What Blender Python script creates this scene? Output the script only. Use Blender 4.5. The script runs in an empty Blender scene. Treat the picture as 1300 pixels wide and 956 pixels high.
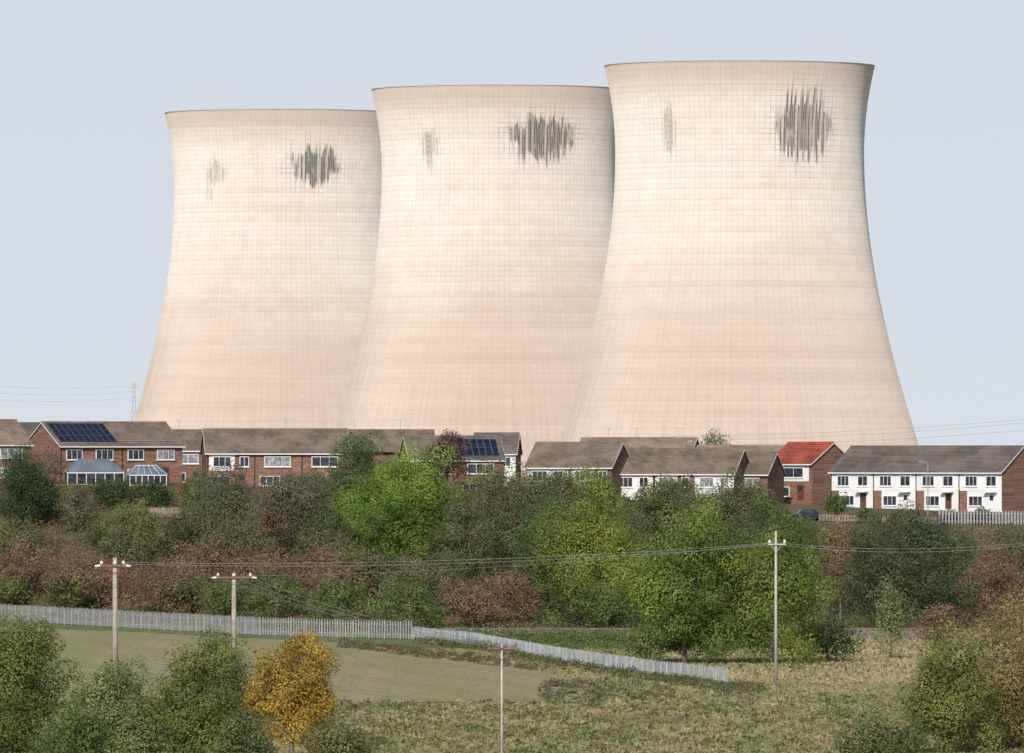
import bpy, math, random
import numpy as np
from mathutils import Vector
rad=math.radians
F=12000.; H=20.5; HY=580.; CX=650.
random.seed(4)
COL=bpy.context.scene.collection
def W(px,py,s): return Vector(((px-CX)/s, F/s, H-(py-HY)/s))
def G(px,py):
    D=H*F/(py-HY); return ((px-CX)*D/F, D)
# ------------------------------------------------------------ terrain
def sm(t):
    t=min(max(t,0),1.); return t*t*(3-2*t)
def toe(x): return float(np.interp(x,[-70,-64,-11,0,200],[1186,1178,1078,1082,1090]))
def zp(x): return 15.15-.0304*max(-100,min(100,x))
def terr(x,D):
    to=toe(x); t=sm((D-to)/(1258-to)); z=t*zp(x)
    z+=.35*math.sin(x*.21+1)*math.sin(D*.09)*min(1,4*t*(1-t)+.0)
    if D>1500: z*=1-sm((D-1500)/400)
    return z
def hit(px,py):
    D=640.
    while D<1420:
        s=F/D; x=(px-CX)/s; z=terr(x,D)
        if HY+(H-z)*s<=py: break
        D+=3
    return x,D,z
# ------------------------------------------------------------ node helper
class NB:
    def __init__(s,name):
        s.mat=bpy.data.materials.new(name); s.mat.use_nodes=True
        s.nt=s.mat.node_tree; s.nt.nodes.clear()
        s.out=s.n('ShaderNodeOutputMaterial'); s.bs=s.n('ShaderNodeBsdfPrincipled')
        s.nt.links.new(s.bs.outputs[0],s.out.inputs[0])
        s.pos=s.n('ShaderNodeNewGeometry').outputs['Position']
    def n(s,t): return s.nt.nodes.new(t)
    def put(s,v,sock):
        if hasattr(v,'links'): s.nt.links.new(v,sock)
        else: sock.default_value=v
    def m(s,op,a,b=0.,c=0.,clamp=False):
        k=s.n('ShaderNodeMath'); k.operation=op; k.use_clamp=clamp
        s.put(a,k.inputs[0]); s.put(b,k.inputs[1]); s.put(c,k.inputs[2]); return k.outputs[0]
    def step(s,v,a,b,lo=0.,hi=1.):
        k=s.n('ShaderNodeMapRange'); k.interpolation_type='SMOOTHSTEP'
        s.put(v,k.inputs[0]); k.inputs[1].default_value=a; k.inputs[2].default_value=b
        k.inputs[3].default_value=lo; k.inputs[4].default_value=hi; return k.outputs[0]
    def comb(s,x,y,z=0.):
        k=s.n('ShaderNodeCombineXYZ'); s.put(x,k.inputs[0]); s.put(y,k.inputs[1]); s.put(z,k.inputs[2]); return k.outputs[0]
    def scale(s,v,xyz):
        k=s.n('ShaderNodeVectorMath'); k.operation='MULTIPLY'; s.put(v,k.inputs[0]); k.inputs[1].default_value=xyz; return k.outputs[0]
    def noise(s,v,sc=1.,det=4.,rough=.55):
        k=s.n('ShaderNodeTexNoise'); s.put(v,k.inputs['Vector']); k.inputs['Scale'].default_value=sc
        k.inputs['Detail'].default_value=det; k.inputs['Roughness'].default_value=rough; return k.outputs[0]
    def white(s,v):
        k=s.n('ShaderNodeTexWhiteNoise'); s.put(v,k.inputs['Vector']); return k.outputs['Value']
    def mix(s,f,a,b,mode='MIX'):
        k=s.n('ShaderNodeMix'); k.data_type='RGBA'; k.blend_type=mode
        s.put(f,k.inputs[0])
        s.put(a if hasattr(a,'links') else (*a,1),k.inputs[6]); s.put(b if hasattr(b,'links') else (*b,1),k.inputs[7]); return k.outputs[2]
    def sep(s,v):
        k=s.n('ShaderNodeSeparateXYZ'); s.put(v,k.inputs[0]); return k.outputs
    def fin(s,col,rough=.8,spec=.3,metal=0.):
        s.put(col if hasattr(col,'links') else (*col,1),s.bs.inputs['Base Color']); s.bs.inputs['Roughness'].default_value=rough
        s.bs.inputs['Specular IOR Level'].default_value=spec; s.bs.inputs['Metallic'].default_value=metal
        return s.mat
def simple(name,c,rough=.7,var=.25,sc=2.,spec=.3,metal=0.):
    b=NB(name); f=b.noise(b.pos,sc,4)
    f=b.step(f,.3,.7)
    return b.fin(b.mix(f,tuple(k*(1-var) for k in c),tuple(min(1,k*(1+var)) for k in c)),rough,spec,metal)
def roofmat(name,c):
    b=NB(name); x,y,z=b.sep(b.pos)[:3]
    row=b.m('FRACT',b.m('MULTIPLY',z,3.2)); line=b.m('LESS_THAN',row,.28)
    cell=b.white(b.comb(b.m('FLOOR',b.m('MULTIPLY',b.m('ADD',x,y),2.2)),b.m('FLOOR',b.m('MULTIPLY',z,3.2))))
    f=b.step(b.noise(b.pos,.3,5,.65),.35,.65)
    col=b.mix(f,tuple(k*.68 for k in c),tuple(k*1.35 for k in c))
    col=b.mix(b.m('MULTIPLY',line,.4),col,tuple(k*.35 for k in c))
    col=b.mix(b.m('MULTIPLY',cell,.3),col,tuple(min(.5,k*1.8) for k in c))
    return b.fin(col,.85,.2)
def brickmat(name,c):
    b=NB(name); x,y,z=b.sep(b.pos)[:3]
    row=b.m('LESS_THAN',b.m('FRACT',b.m('MULTIPLY',z,6.66)),.2)
    cell=b.white(b.comb(b.m('FLOOR',b.m('MULTIPLY',b.m('SUBTRACT',x,y),3.5)),b.m('FLOOR',b.m('MULTIPLY',z,6.66))))
    col=b.mix(cell,tuple(k*.65 for k in c),tuple(k*1.4 for k in c))
    col=b.mix(b.step(b.noise(b.pos,.6,4),.35,.7,0.,.35),col,tuple(k*.6 for k in c))
    col=b.mix(b.m('MULTIPLY',row,.45),col,(.34,.28,.23))
    return b.fin(col,.9,.15)
M={}
M['brick']=brickmat('red_brick',(.24,.125,.092)); M['brick2']=brickmat('dark_brick',(.18,.10,.077)); M['brick3']=brickmat('buff_brick',(.25,.15,.10))
M['roof_brown']=roofmat('brown_tiles',(.165,.127,.098)); M['roof_grey']=roofmat('grey_tiles',(.135,.113,.097)); M['roof_red']=roofmat('red_tiles',(.29,.07,.043))
M['roof_tan']=roofmat('weathered_tiles',(.21,.158,.12))
M['render']=simple('white_render',(.78,.78,.77),.8,.06,.6); M['upvc']=simple('white_plastic',(.8,.8,.8),.4,.03)
M['glass']=simple('window_glass',(.04,.045,.055),.15,.6,1.3,.35); M['cglass']=simple('curtained_glass',(.25,.26,.27),.25,.5,1.6,.4)
M['brownpaint']=simple('brown_door_paint',(.12,.065,.04)); M['redpaint']=simple('red_door_paint',(.16,.04,.03))
M['black']=simple('black_plastic',(.02,.02,.022),.5); M['galv']=simple('galvanised_steel',(.36,.37,.375),.6,.2,3.,.3,.0)
M['galv2']=simple('pale_steel',(.42,.44,.45),.6,.2,.5)
M['pole']=simple('weathered_pole',(.38,.33,.28),.9,.25,1.); M['polegrey']=simple('grey_pole',(.46,.44,.40),.8,.2,1.)
M['rust']=simple('rusty_steel',(.25,.135,.095),.9,.35,4.); M['ceramic']=simple('white_ceramic',(.75,.75,.75),.3,.05)
M['railsteel']=simple('worn_rail_steel',(.17,.13,.11),.6,.3,1.)
M['solar']=simple('solar_cell',(.014,.02,.045),.35,.4,1.,.3); M['solarframe']=simple('solar_frame',(.10,.115,.15),.4,.05)
M['bark']=simple('bark',(.15,.13,.11),.95,.35,3.); M['wire']=simple('wire',(.12,.12,.125),.6); M['wirepale']=simple('pale_wire',(.26,.27,.28),.6)
M['timber']=simple('fence_timber',(.27,.21,.16),.9,.3,1.5); M['pylon']=simple('pylon_steel',(.42,.44,.47),.7)
M['carpaint']=simple('dark_car_paint',(.02,.025,.035),.25,.2,1.,.6)
M['tyre']=simple('tyre',(.02,.02,.02),.9)
M['lampmetal']=simple('lamp_metal',(.35,.36,.36),.5)
# ------------------------------------------------------------ mesh builder
class MB:
    def __init__(s): s.v=[]; s.f=[]
    def box(s,x0,x1,y0,y1,z0,z1):
        i=len(s.v); s.v+=[(x0,y0,z0),(x1,y0,z0),(x1,y1,z0),(x0,y1,z0),(x0,y0,z1),(x1,y0,z1),(x1,y1,z1),(x0,y1,z1)]
        s.f+=[tuple(i+k for k in q) for q in ((0,3,2,1),(4,5,6,7),(0,1,5,4),(1,2,6,5),(2,3,7,6),(3,0,4,7))]; return s
    def ext(s,poly,x0,x1):
        i=len(s.v); n=len(poly)
        s.v+=[(x0,a,b) for a,b in poly]+[(x1,a,b) for a,b in poly]
        s.f.append(tuple(i+k for k in range(n))); s.f.append(tuple(i+n+k for k in reversed(range(n))))
        for k in range(n):
            l=(k+1)%n; s.f.append((i+k,i+n+k,i+n+l,i+l))
        return s
    def exty(s,poly,y0,y1):
        i=len(s.v); n=len(poly)
        s.v+=[(a,y0,b) for a,b in poly]+[(a,y1,b) for a,b in poly]
        s.f.append(tuple(i+k for k in range(n))); s.f.append(tuple(i+n+k for k in reversed(range(n))))
        for k in range(n):
            l=(k+1)%n; s.f.append((i+k,i+n+k,i+n+l,i+l))
        return s
    def tube(s,p0,p1,r0,r1=None,n=6):
        p0=Vector(p0); p1=Vector(p1); r1=r0 if r1 is None else r1
        d=(p1-p0).normalized(); a=d.orthogonal().normalized(); b=d.cross(a); i=len(s.v)
        for p,r in ((p0,r0),(p1,r1)):
            for k in range(n):
                t=2*math.pi*k/n; s.v.append(tuple(p+a*(r*math.cos(t))+b*(r*math.sin(t))))
        for k in range(n):
            l=(k+1)%n; s.f.append((i+k,i+l,i+n+l,i+n+k))
        s.f.append(tuple(i+k for k in reversed(range(n)))); s.f.append(tuple(i+n+k for k in range(n))); return s
    def hexa(s,p):
        i=len(s.v); s.v+=[tuple(q) for q in p]
        s.f+=[tuple(i+k for k in q) for q in ((0,3,2,1),(4,5,6,7),(0,1,5,4),(1,2,6,5),(2,3,7,6),(3,0,4,7))]; return s
    def build(s,name,mat,parent=None,smooth=False):
        me=bpy.data.meshes.new(name); me.from_pydata(s.v,[],s.f); me.materials.append(M[mat] if isinstance(mat,str) else mat)
        if smooth: me.polygons.foreach_set('use_smooth',[True]*len(me.polygons))
        me.validate(); me.update(); o=bpy.data.objects.new(name,me); COL.objects.link(o)
        if parent: o.parent=parent
        return o
def tag(o,label,cat,group=None,kind=None):
    o['label']=label; o['category']=cat
    if group: o['group']=group
    if kind: o['kind']=kind
    return o
def thing(name,label,cat,loc,rz=0,group=None):
    o=bpy.data.objects.new(name,None); COL.objects.link(o); o.empty_display_size=.3
    o.location=loc; o.rotation_euler=(0,0,rz); return tag(o,label,cat,group)
# ------------------------------------------------------------ leaves
def leafmat(name,trans=.3):
    b=NB(name); at=b.n('ShaderNodeAttribute'); at.attribute_name='col'
    g=b.n('ShaderNodeNewGeometry').outputs['Random Per Island']
    k=b.m('MULTIPLY_ADD',g,.45,.78)
    nz=b.step(b.noise(b.pos,.5,3),.3,.7,.82,1.18)
    c=b.mix(1.,at.outputs['Color'],b.comb(b.m('MULTIPLY',k,nz),b.m('MULTIPLY',k,nz),b.m('MULTIPLY',k,nz)),'MULTIPLY')
    b.fin(c,.6,.2)
    tr=b.n('ShaderNodeBsdfTranslucent'); b.nt.links.new(c,tr.inputs[0])
    mx=b.n('ShaderNodeMixShader'); mx.inputs[0].default_value=trans
    b.nt.links.new(b.bs.outputs[0],mx.inputs[1]); b.nt.links.new(tr.outputs[0],mx.inputs[2]); b.nt.links.new(mx.outputs[0],b.out.inputs[0])
    return b.mat
M['leaf']=leafmat('foliage'); M['blade']=leafmat('dry_blades',.2)
rng=np.random.default_rng(7)
def unit(n):
    v=rng.normal(size=(n,3)); return v/np.linalg.norm(v,axis=1)[:,None]
def leaves(name,P,Nn,S,C,parent=None,mat='leaf',asp=.65):
    n=len(P); Nn=Nn/np.linalg.norm(Nn,axis=1)[:,None]
    t=np.cross(Nn,unit(n)); t/=np.linalg.norm(t,axis=1)[:,None]+1e-9; u=np.cross(Nn,t)
    S=S[:,None]; V=np.stack([P-t*S*.5,P-u*S*.5*asp,P+t*S*.5,P+u*S*.5*asp],1).reshape(-1,3)
    me=bpy.data.meshes.new(name); me.vertices.add(4*n); me.vertices.foreach_set('co',V.astype(np.float32).ravel())
    me.loops.add(4*n); me.loops.foreach_set('vertex_index',np.arange(4*n,dtype=np.int32))
    me.polygons.add(n); me.polygons.foreach_set('loop_start',np.arange(0,4*n,4,dtype=np.int32)); me.polygons.foreach_set('loop_total',np.full(n,4,dtype=np.int32))
    a=me.attributes.new('col','FLOAT_COLOR','POINT'); c=np.ones((n,4)); c[:,:3]=C
    a.data.foreach_set('color',np.repeat(c,4,0).astype(np.float32).ravel())
    me.materials.append(M[mat]); me.update(); me.validate()
    o=bpy.data.objects.new(name,me); COL.objects.link(o)
    if parent: o.parent=parent
    return o
def crown(r,leaf,dens,c1,c2,puffk=1.,patch=1.):
    r=np.array(r,float); rm=(r[0]*r[2])**.5
    K=int(58*puffk)
    d=unit(K); low=d[:,2]<0
    rr=.42+.46*rng.random(K)**.6
    d[low,:2]*=(1+.3*np.abs(d[low,2]))[:,None]
    ph=rng.random(6)*6.28; lob=1+.11*np.sin(np.arctan2(d[:,0],d[:,2])*3+ph[0])+.08*np.sin(np.arctan2(d[:,0],d[:,2])*5+ph[1])+.07*np.sin(np.arctan2(d[:,1],d[:,0])*3+ph[2])
    pc=d*(rr*lob)[:,None]*r; pr=rm*(.15+.19*rng.random(K)**1.1)/(puffk**.3)
    pc=np.vstack([pc,[[0,0,0]],unit(10)*r*.42]); pr=np.append(pr,[rm*.6]+[rm*.42]*10)
    A=math.pi*r[0]*r[2]; n=int(dens*1.5*A/(leaf*leaf*.33))
    w=pr**2; w/=w.sum(); idx=rng.choice(len(pr),n,p=w)
    u=unit(n); q=.75+.28*rng.random(n)
    q*=1+.12*np.sin(u[:,0]*7+idx)*np.cos(u[:,2]*6+idx*2)
    st=rng.random(n)<.05; q[st]*=1.25
    P=pc[idx]+u*(pr[idx]*q)[:,None]*np.array([1,1,.9])
    Nn=u*1.1+unit(n)*.45+np.array([0,-.1,.3])
    fp=rng.random(len(pr))
    fp=np.clip(fp+.35*np.sin(pc[:,0]/r[0]*2.5+ph[3])*np.cos(pc[:,2]/r[2]*2.2+ph[4]),0,1)
    f=fp[idx]*.85+rng.random(n)*.15
    C=np.array(c1)*(1-f[:,None])+np.array(c2)*f[:,None]
    C=C*(.82+.36*rng.random(len(pr))[idx])[:,None]
    S=leaf*(.6+.8*rng.random(len(P)))
    return P,Nn,S,C
LB=1.68
def tree(name,label,px0,px1,py0,py1,c1,c2,base=None,s=None,leaf=.22,dens=2.7,puffk=1.,cat='tree',group=None,bare=0,big=1.04,lift=True):
    c1=tuple(k*LB for k in c1); c2=tuple(k*LB for k in c2)
    pc=(px0+px1)/2
    if s is None:
        x,D,z=hit(pc,base or py1); s=F/D
    else:
        D=F/s; x=(pc-CX)/s; z=terr(x,D)
    rx=big*(px1-px0)/2/s; rz=big*(py1-py0)/2/s; zc=H-((py0+py1)/2-HY)/s
    if lift: zc=max(zc,z+rz*.74)
    t=thing(name,label,cat,(x,D,z),0,group)
    P,Nn,S,C=crown((rx,rx*.9,rz),leaf,dens,c1,c2,puffk); P=P+np.array([0,0,zc-z])
    k=P[:,2]>.05
    leaves('crown',P[k],Nn[k],S[k],C[k],t)
    m=MB(); h=max(zc-z,1.2); tr=.03*rx+.06
    m.tube((0,0,-.3),(0,0,h*.6),tr,tr*.75,8)
    fk=Vector((0,0,h*.6))
    for i in range(6+bare):
        a=i*2.4+random.random(); e=Vector((math.cos(a)*rx*random.uniform(.35,.7),math.sin(a)*rx*.6,h+rz*random.uniform(.0,.8)))
        mid=(fk+e)/2+Vector((0,0,rz*.1)); m.tube(fk,mid,tr*.5,tr*.3,5); m.tube(mid,e,tr*.3,tr*.08,5)
        for j in range(4 if bare else 2):
            q=mid.lerp(e,random.uniform(.2,.9)); m.tube(q,q+Vector((random.uniform(-1,1)*rx*.3,random.uniform(-1,1)*rx*.3,rz*random.uniform(.1,.3))),tr*.14,tr*.04,4)
    m.build('trunk','bark',t)
    return t
# ------------------------------------------------------------ world, sun, camera
sc=bpy.context.scene
sc.view_settings.view_transform='Standard'; sc.view_settings.look='None'; sc.view_settings.exposure=0
EL=33; AZ=12
w=bpy.data.worlds.new('World'); sc.world=w; w.use_nodes=True; nt=w.node_tree
sky=nt.nodes.new('ShaderNodeTexSky'); sky.sky_type='NISHITA'; sky.sun_disc=False
sky.sun_elevation=rad(EL); sky.sun_rotation=rad(180+AZ); sky.air_density=1.0; sky.dust_density=1.5; sky.ozone_density=2.
bg=nt.nodes['Background']; bg.inputs[1].default_value=.10; nt.links.new(sky.outputs[0],bg.inputs[0])
tc=nt.nodes.new('ShaderNodeTexCoord'); sx=nt.nodes.new('ShaderNodeSeparateXYZ'); nt.links.new(tc.outputs['Generated'],sx.inputs[0])
rp=nt.nodes.new('ShaderNodeValToRGB'); e=rp.color_ramp.elements
e[0].position=.0; e[0].color=(.69,.735,.80,1); e[1].position=.06; e[1].color=(.635,.70,.785,1)
nt.links.new(sx.outputs[2],rp.inputs[0])
hz=nt.nodes.new('ShaderNodeBackground'); hz.inputs[1].default_value=1.; nt.links.new(rp.outputs[0],hz.inputs[0])
mr=nt.nodes.new('ShaderNodeMapRange'); mr.interpolation_type='SMOOTHSTEP'; nt.links.new(sx.outputs[2],mr.inputs[0])
mr.inputs[1].default_value=.06; mr.inputs[2].default_value=.5; mr.inputs[3].default_value=1.; mr.inputs[4].default_value=0.
mxs=nt.nodes.new('ShaderNodeMixShader'); nt.links.new(mr.outputs[0],mxs.inputs[0]); nt.links.new(bg.outputs[0],mxs.inputs[1]); nt.links.new(hz.outputs[0],mxs.inputs[2])
nt.links.new(mxs.outputs[0],nt.nodes['World Output'].inputs[0])
su=bpy.data.lights.new('sun','SUN'); su.energy=3.5; su.angle=rad(.6); su.color=(1,.95,.88)
so=bpy.data.objects.new('sun',su); COL.objects.link(so)
d=Vector((math.sin(rad(AZ))*math.cos(rad(EL)),math.cos(rad(AZ))*math.cos(rad(EL)),-math.sin(rad(EL))))
so.rotation_euler=d.to_track_quat('-Z','Y').to_euler(); so.location=(-100,0,200)
cam=bpy.data.cameras.new('camera'); co=bpy.data.objects.new('camera',cam); COL.objects.link(co)
co.location=(0,0,H); co.rotation_euler=(rad(90),0,0); cam.sensor_width=36; cam.lens=36*F/1300; cam.shift_y=(HY-478)/1300
cam.clip_start=1; cam.clip_end=120000; sc.camera=co
# ------------------------------------------------------------ ground
Ds=list(range(200,1000,25))+list(range(1000,1300,5))+list(range(1300,1950,25))+[2000*1.25**k for k in range(18)]
xs=list(range(-140,141,4)); xs=[-170*1.4**k for k in range(16,-1,-1)]+xs+[170*1.4**k for k in range(17)]
V=[(x,D,terr(x,D)) for D in Ds for x in xs]; n=len(xs)
Fc=[(j*n+i,j*n+i+1,(j+1)*n+i+1,(j+1)*n+i) for j in range(len(Ds)-1) for i in range(n-1)]
b=NB('rough_ground'); a=b.step(b.noise(b.scale(b.pos,(.5,.05,1)),.35,6),.35,.65); c=b.step(b.noise(b.scale(b.pos,(1,.06,1)),1.2,5),.35,.7)
x,y,z=b.sep(b.pos)[:3]
col=b.mix(a,(.15,.175,.07),(.26,.235,.125)); col=b.mix(c,col,(.13,.16,.06))
col=b.mix(b.step(z,1.,5.),col,(.15,.12,.07)); gm=b.fin(col,.95,.1)
m=MB(); m.v=V; m.f=Fc; g=m.build('ground',gm,None,True); tag(g,'rough grassy ground rising to the housing estate','ground',kind='structure')
b=NB('sown_field'); x,y,z=b.sep(b.pos)[:3]
r=b.m('SINE',b.m('MULTIPLY',b.m('ADD',x,b.m('MULTIPLY',y,.06)),3.4))
tr=b.m('LESS_THAN',b.m('FRACT',b.m('DIVIDE',b.m('ADD',x,b.m('MULTIPLY',y,.19)),9.)),.07)
tr2=b.m('LESS_THAN',b.m('FRACT',b.m('ADD',b.m('DIVIDE',b.m('ADD',x,b.m('MULTIPLY',y,.19)),9.),.2)),.07)
a=b.step(b.noise(b.scale(b.pos,(1,.035,1)),.35,6,.65),.32,.68); c=b.noise(b.scale(b.pos,(1,.05,1)),1.9,5,.65); d2=b.noise(b.scale(b.pos,(.4,.02,1)),.3,4)
col=b.mix(a,(.35,.29,.165),(.26,.26,.115)); col=b.mix(b.step(r,.1,1,0.,.35),col,(.38,.305,.19)); col=b.mix(b.step(c,.42,.62,0.,.6),col,(.40,.335,.21))
col=b.mix(b.step(d2,.42,.62,0.,.5),col,(.26,.265,.105)); col=b.mix(b.m('MULTIPLY',b.m('MAXIMUM',tr,tr2),.4),col,(.20,.18,.09))
fm=b.fin(col,.95,.1)
pts=[(-120,793),(0,797),(150,802),(300,810),(440,817),(520,824),(590,834),(660,846),(735,864),(770,880),(740,892),(-200,894)]
m=MB(); px_=[G(a_,b_) for a_,b_ in pts]
m.v=[(x_,D_,.05) for x_,D_ in px_]
m.f=[tuple(range(len(m.v)))]
tag(m.build('field',fm),'sown brown green field with faint rows','field',kind='structure')
b=NB('ballast'); col=b.mix(b.step(b.noise(b.pos,1.5,5),.3,.7),(.17,.135,.105),(.28,.23,.18)); bm_=b.fin(col,.95)
m=MB(); m.ext([(1056.5,-.2),(1071.5,-.2),(1068,.95),(1060,.95)],-8,90); tag(m.build('railway_ballast',bm_),'brown ballast bed of the railway line','ground',kind='structure')
for dy in (1062,1063.5):
    tag(MB().box(-8,90,dy,dy+.07,1.1,1.27).build('rail','railsteel'),'steel running rail on the brown ballast below the trees','rail','rails of the railway line')
m=MB()
for i in range(150): m.box(-8+i*.65,-7.75+i*.65,1061.4,1064.2,.96,1.09)
tag(m.build('sleepers','timber'),'sleepers under the running rails','railway',kind='structure')
# ------------------------------------------------------------ cooling towers
def towermat(idx,stains,seed):
    b=NB('stained_concrete'); uv=b.n('ShaderNodeUVMap'); uv.uv_map='UVMap'; u,v=b.sep(uv.outputs[0])[:2]
    NC=146
    cu=b.m('MULTIPLY',u,NC/(2*math.pi)); cv=b.m('DIVIDE',v,1.22)
    lv=b.m('LESS_THAN',b.m('FRACT',cu),.18); lh=b.m('LESS_THAN',b.m('FRACT',cv),.18)
    cell=b.white(b.comb(b.m('FLOOR',cu),b.m('FLOOR',cv),seed)); rowr=b.white(b.comb(b.m('FLOOR',cv),seed,1.)); colr=b.white(b.comb(b.m('FLOOR',cu),seed,2.))
    p=b.comb(b.m('MULTIPLY',u,28.),v,seed*13.)
    n1=b.noise(b.scale(p,(.035,.05,1)),1.,5,.6); n2=b.noise(b.scale(p,(.9,.03,1)),1.,4,.6); n3=b.noise(b.scale(p,(.02,.35,1)),1.,4,.6)
    n4=b.noise(b.scale(p,(.25,.25,1)),1.,6,.65); n5=b.noise(b.scale(p,(.6,.10,1)),1.,5,.6)
    bloom=b.m('MULTIPLY',b.step(b.m('ADD',v,b.m('MULTIPLY',n1,30.)),58.,96.),b.step(v,98.,106.,1.,.4))
    bloom=b.m('MULTIPLY',bloom,b.step(b.m('ADD',b.m('MULTIPLY',n4,.5),b.m('MULTIPLY',n1,.5)),.36,.62,.7,1.))
    pink=b.mix(b.step(n3,.35,.65),(.665,.54,.463),(.705,.582,.503))
    pink=b.mix(b.step(n2,.35,.75,0.,.3),pink,(.615,.505,.435))
    pink=b.mix(b.step(n4,.4,.7,0.,.25),pink,(.72,.61,.535))
    c=b.mix(bloom,pink,(.855,.795,.73))
    c=b.mix(b.m('MULTIPLY',b.step(n5,.5,.72),b.step(v,60.,84.,.08,.22)),c,(.67,.56,.49))
    gs=b.step(v,45.,84.,.16,.25); gs=b.m('MULTIPLY',gs,b.step(n5,.3,.65,.8,1.1))
    grid=b.m('MAXIMUM',b.m('MULTIPLY',lv,b.step(colr,.0,1.,.6,1.)),b.m('MULTIPLY',lh,b.step(rowr,0.,1.,.6,1.)))
    c=b.mix(b.m('MULTIPLY',grid,gs,clamp=True),c,(.36,.29,.25))
    c=b.mix(b.m('MULTIPLY',cell,.10),c,(.45,.375,.325))
    c=b.mix(b.step(rowr,.4,1.,0.,.12),c,(.5,.40,.335))
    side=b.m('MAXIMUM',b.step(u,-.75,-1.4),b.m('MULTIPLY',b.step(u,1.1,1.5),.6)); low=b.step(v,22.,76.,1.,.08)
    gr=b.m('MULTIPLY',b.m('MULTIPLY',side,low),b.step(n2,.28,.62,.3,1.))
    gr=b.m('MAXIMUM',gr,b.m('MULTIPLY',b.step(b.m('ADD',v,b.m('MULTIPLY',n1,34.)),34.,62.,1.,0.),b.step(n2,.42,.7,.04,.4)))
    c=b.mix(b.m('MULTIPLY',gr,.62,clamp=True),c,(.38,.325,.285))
    c=b.mix(b.step(v,104.2,106.6,0.,.4),c,(.56,.46,.395))
    cs=b.m('MULTIPLY',u,380/(2*math.pi)); c2=b.m('FLOOR',cs); r1=b.white(b.comb(c2,seed,5.)); r2=b.white(b.comb(c2,seed,9.))
    body=b.step(b.m('FRACT',cs),.6,.85,1.,.5)
    nb=b.noise(b.scale(p,(.4,.25,1)),1.,5,.6)
    tot=None
    for (f0,z0,hf,hz_,st) in stains:
        dv=b.m('DIVIDE',b.m('ADD',b.m('SUBTRACT',v,z0),b.m('MULTIPLY',b.m('SUBTRACT',r1,.5),hz_*.6)),hz_)
        du=b.m('DIVIDE',b.m('SUBTRACT',u,f0),hf)
        e=b.m('ADD',b.m('MULTIPLY',du,du),b.m('MULTIPLY',dv,dv)); e=b.m('ADD',e,b.m('MULTIPLY',b.m('SUBTRACT',nb,.5),1.8 if st>.8 else 2.6))
        k=b.m('MULTIPLY',b.step(e,.5,1.1,1.,0.),b.step(r2,.05,.35,.35 if st>.8 else .1,1.)); k=b.m('MULTIPLY',b.m('MULTIPLY',k,body),st)
        k=b.m('MULTIPLY',k,b.step(b.noise(b.scale(p,(3.2,.22,1)),1.,3),.32,.48,.45 if st>.8 else .2,1.))
        if st<.8: k=b.m('MULTIPLY',k,b.m('SUBTRACT',1.,b.m('MULTIPLY',lh,.6)))
        tot=k if tot is None else b.m('MAXIMUM',tot,k)
        e2=b.m('MULTIPLY',b.step(e,.9,2.2,1.,0.),b.m('MULTIPLY',grid,.34*st)); tot=b.m('MAXIMUM',tot,e2)
    c=b.mix(b.m('MULTIPLY',tot,.92,clamp=True),c,(.085,.087,.092))
    b.bs.inputs['Diffuse Roughness'].default_value=.8
    return b.fin(c,.95,.05)
def rpx(y):
    bb=263. if y<195 else 358.
    return 158*math.sqrt(1+((y-195)/bb)**2)
TOPZ=H+496/5.6
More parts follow.
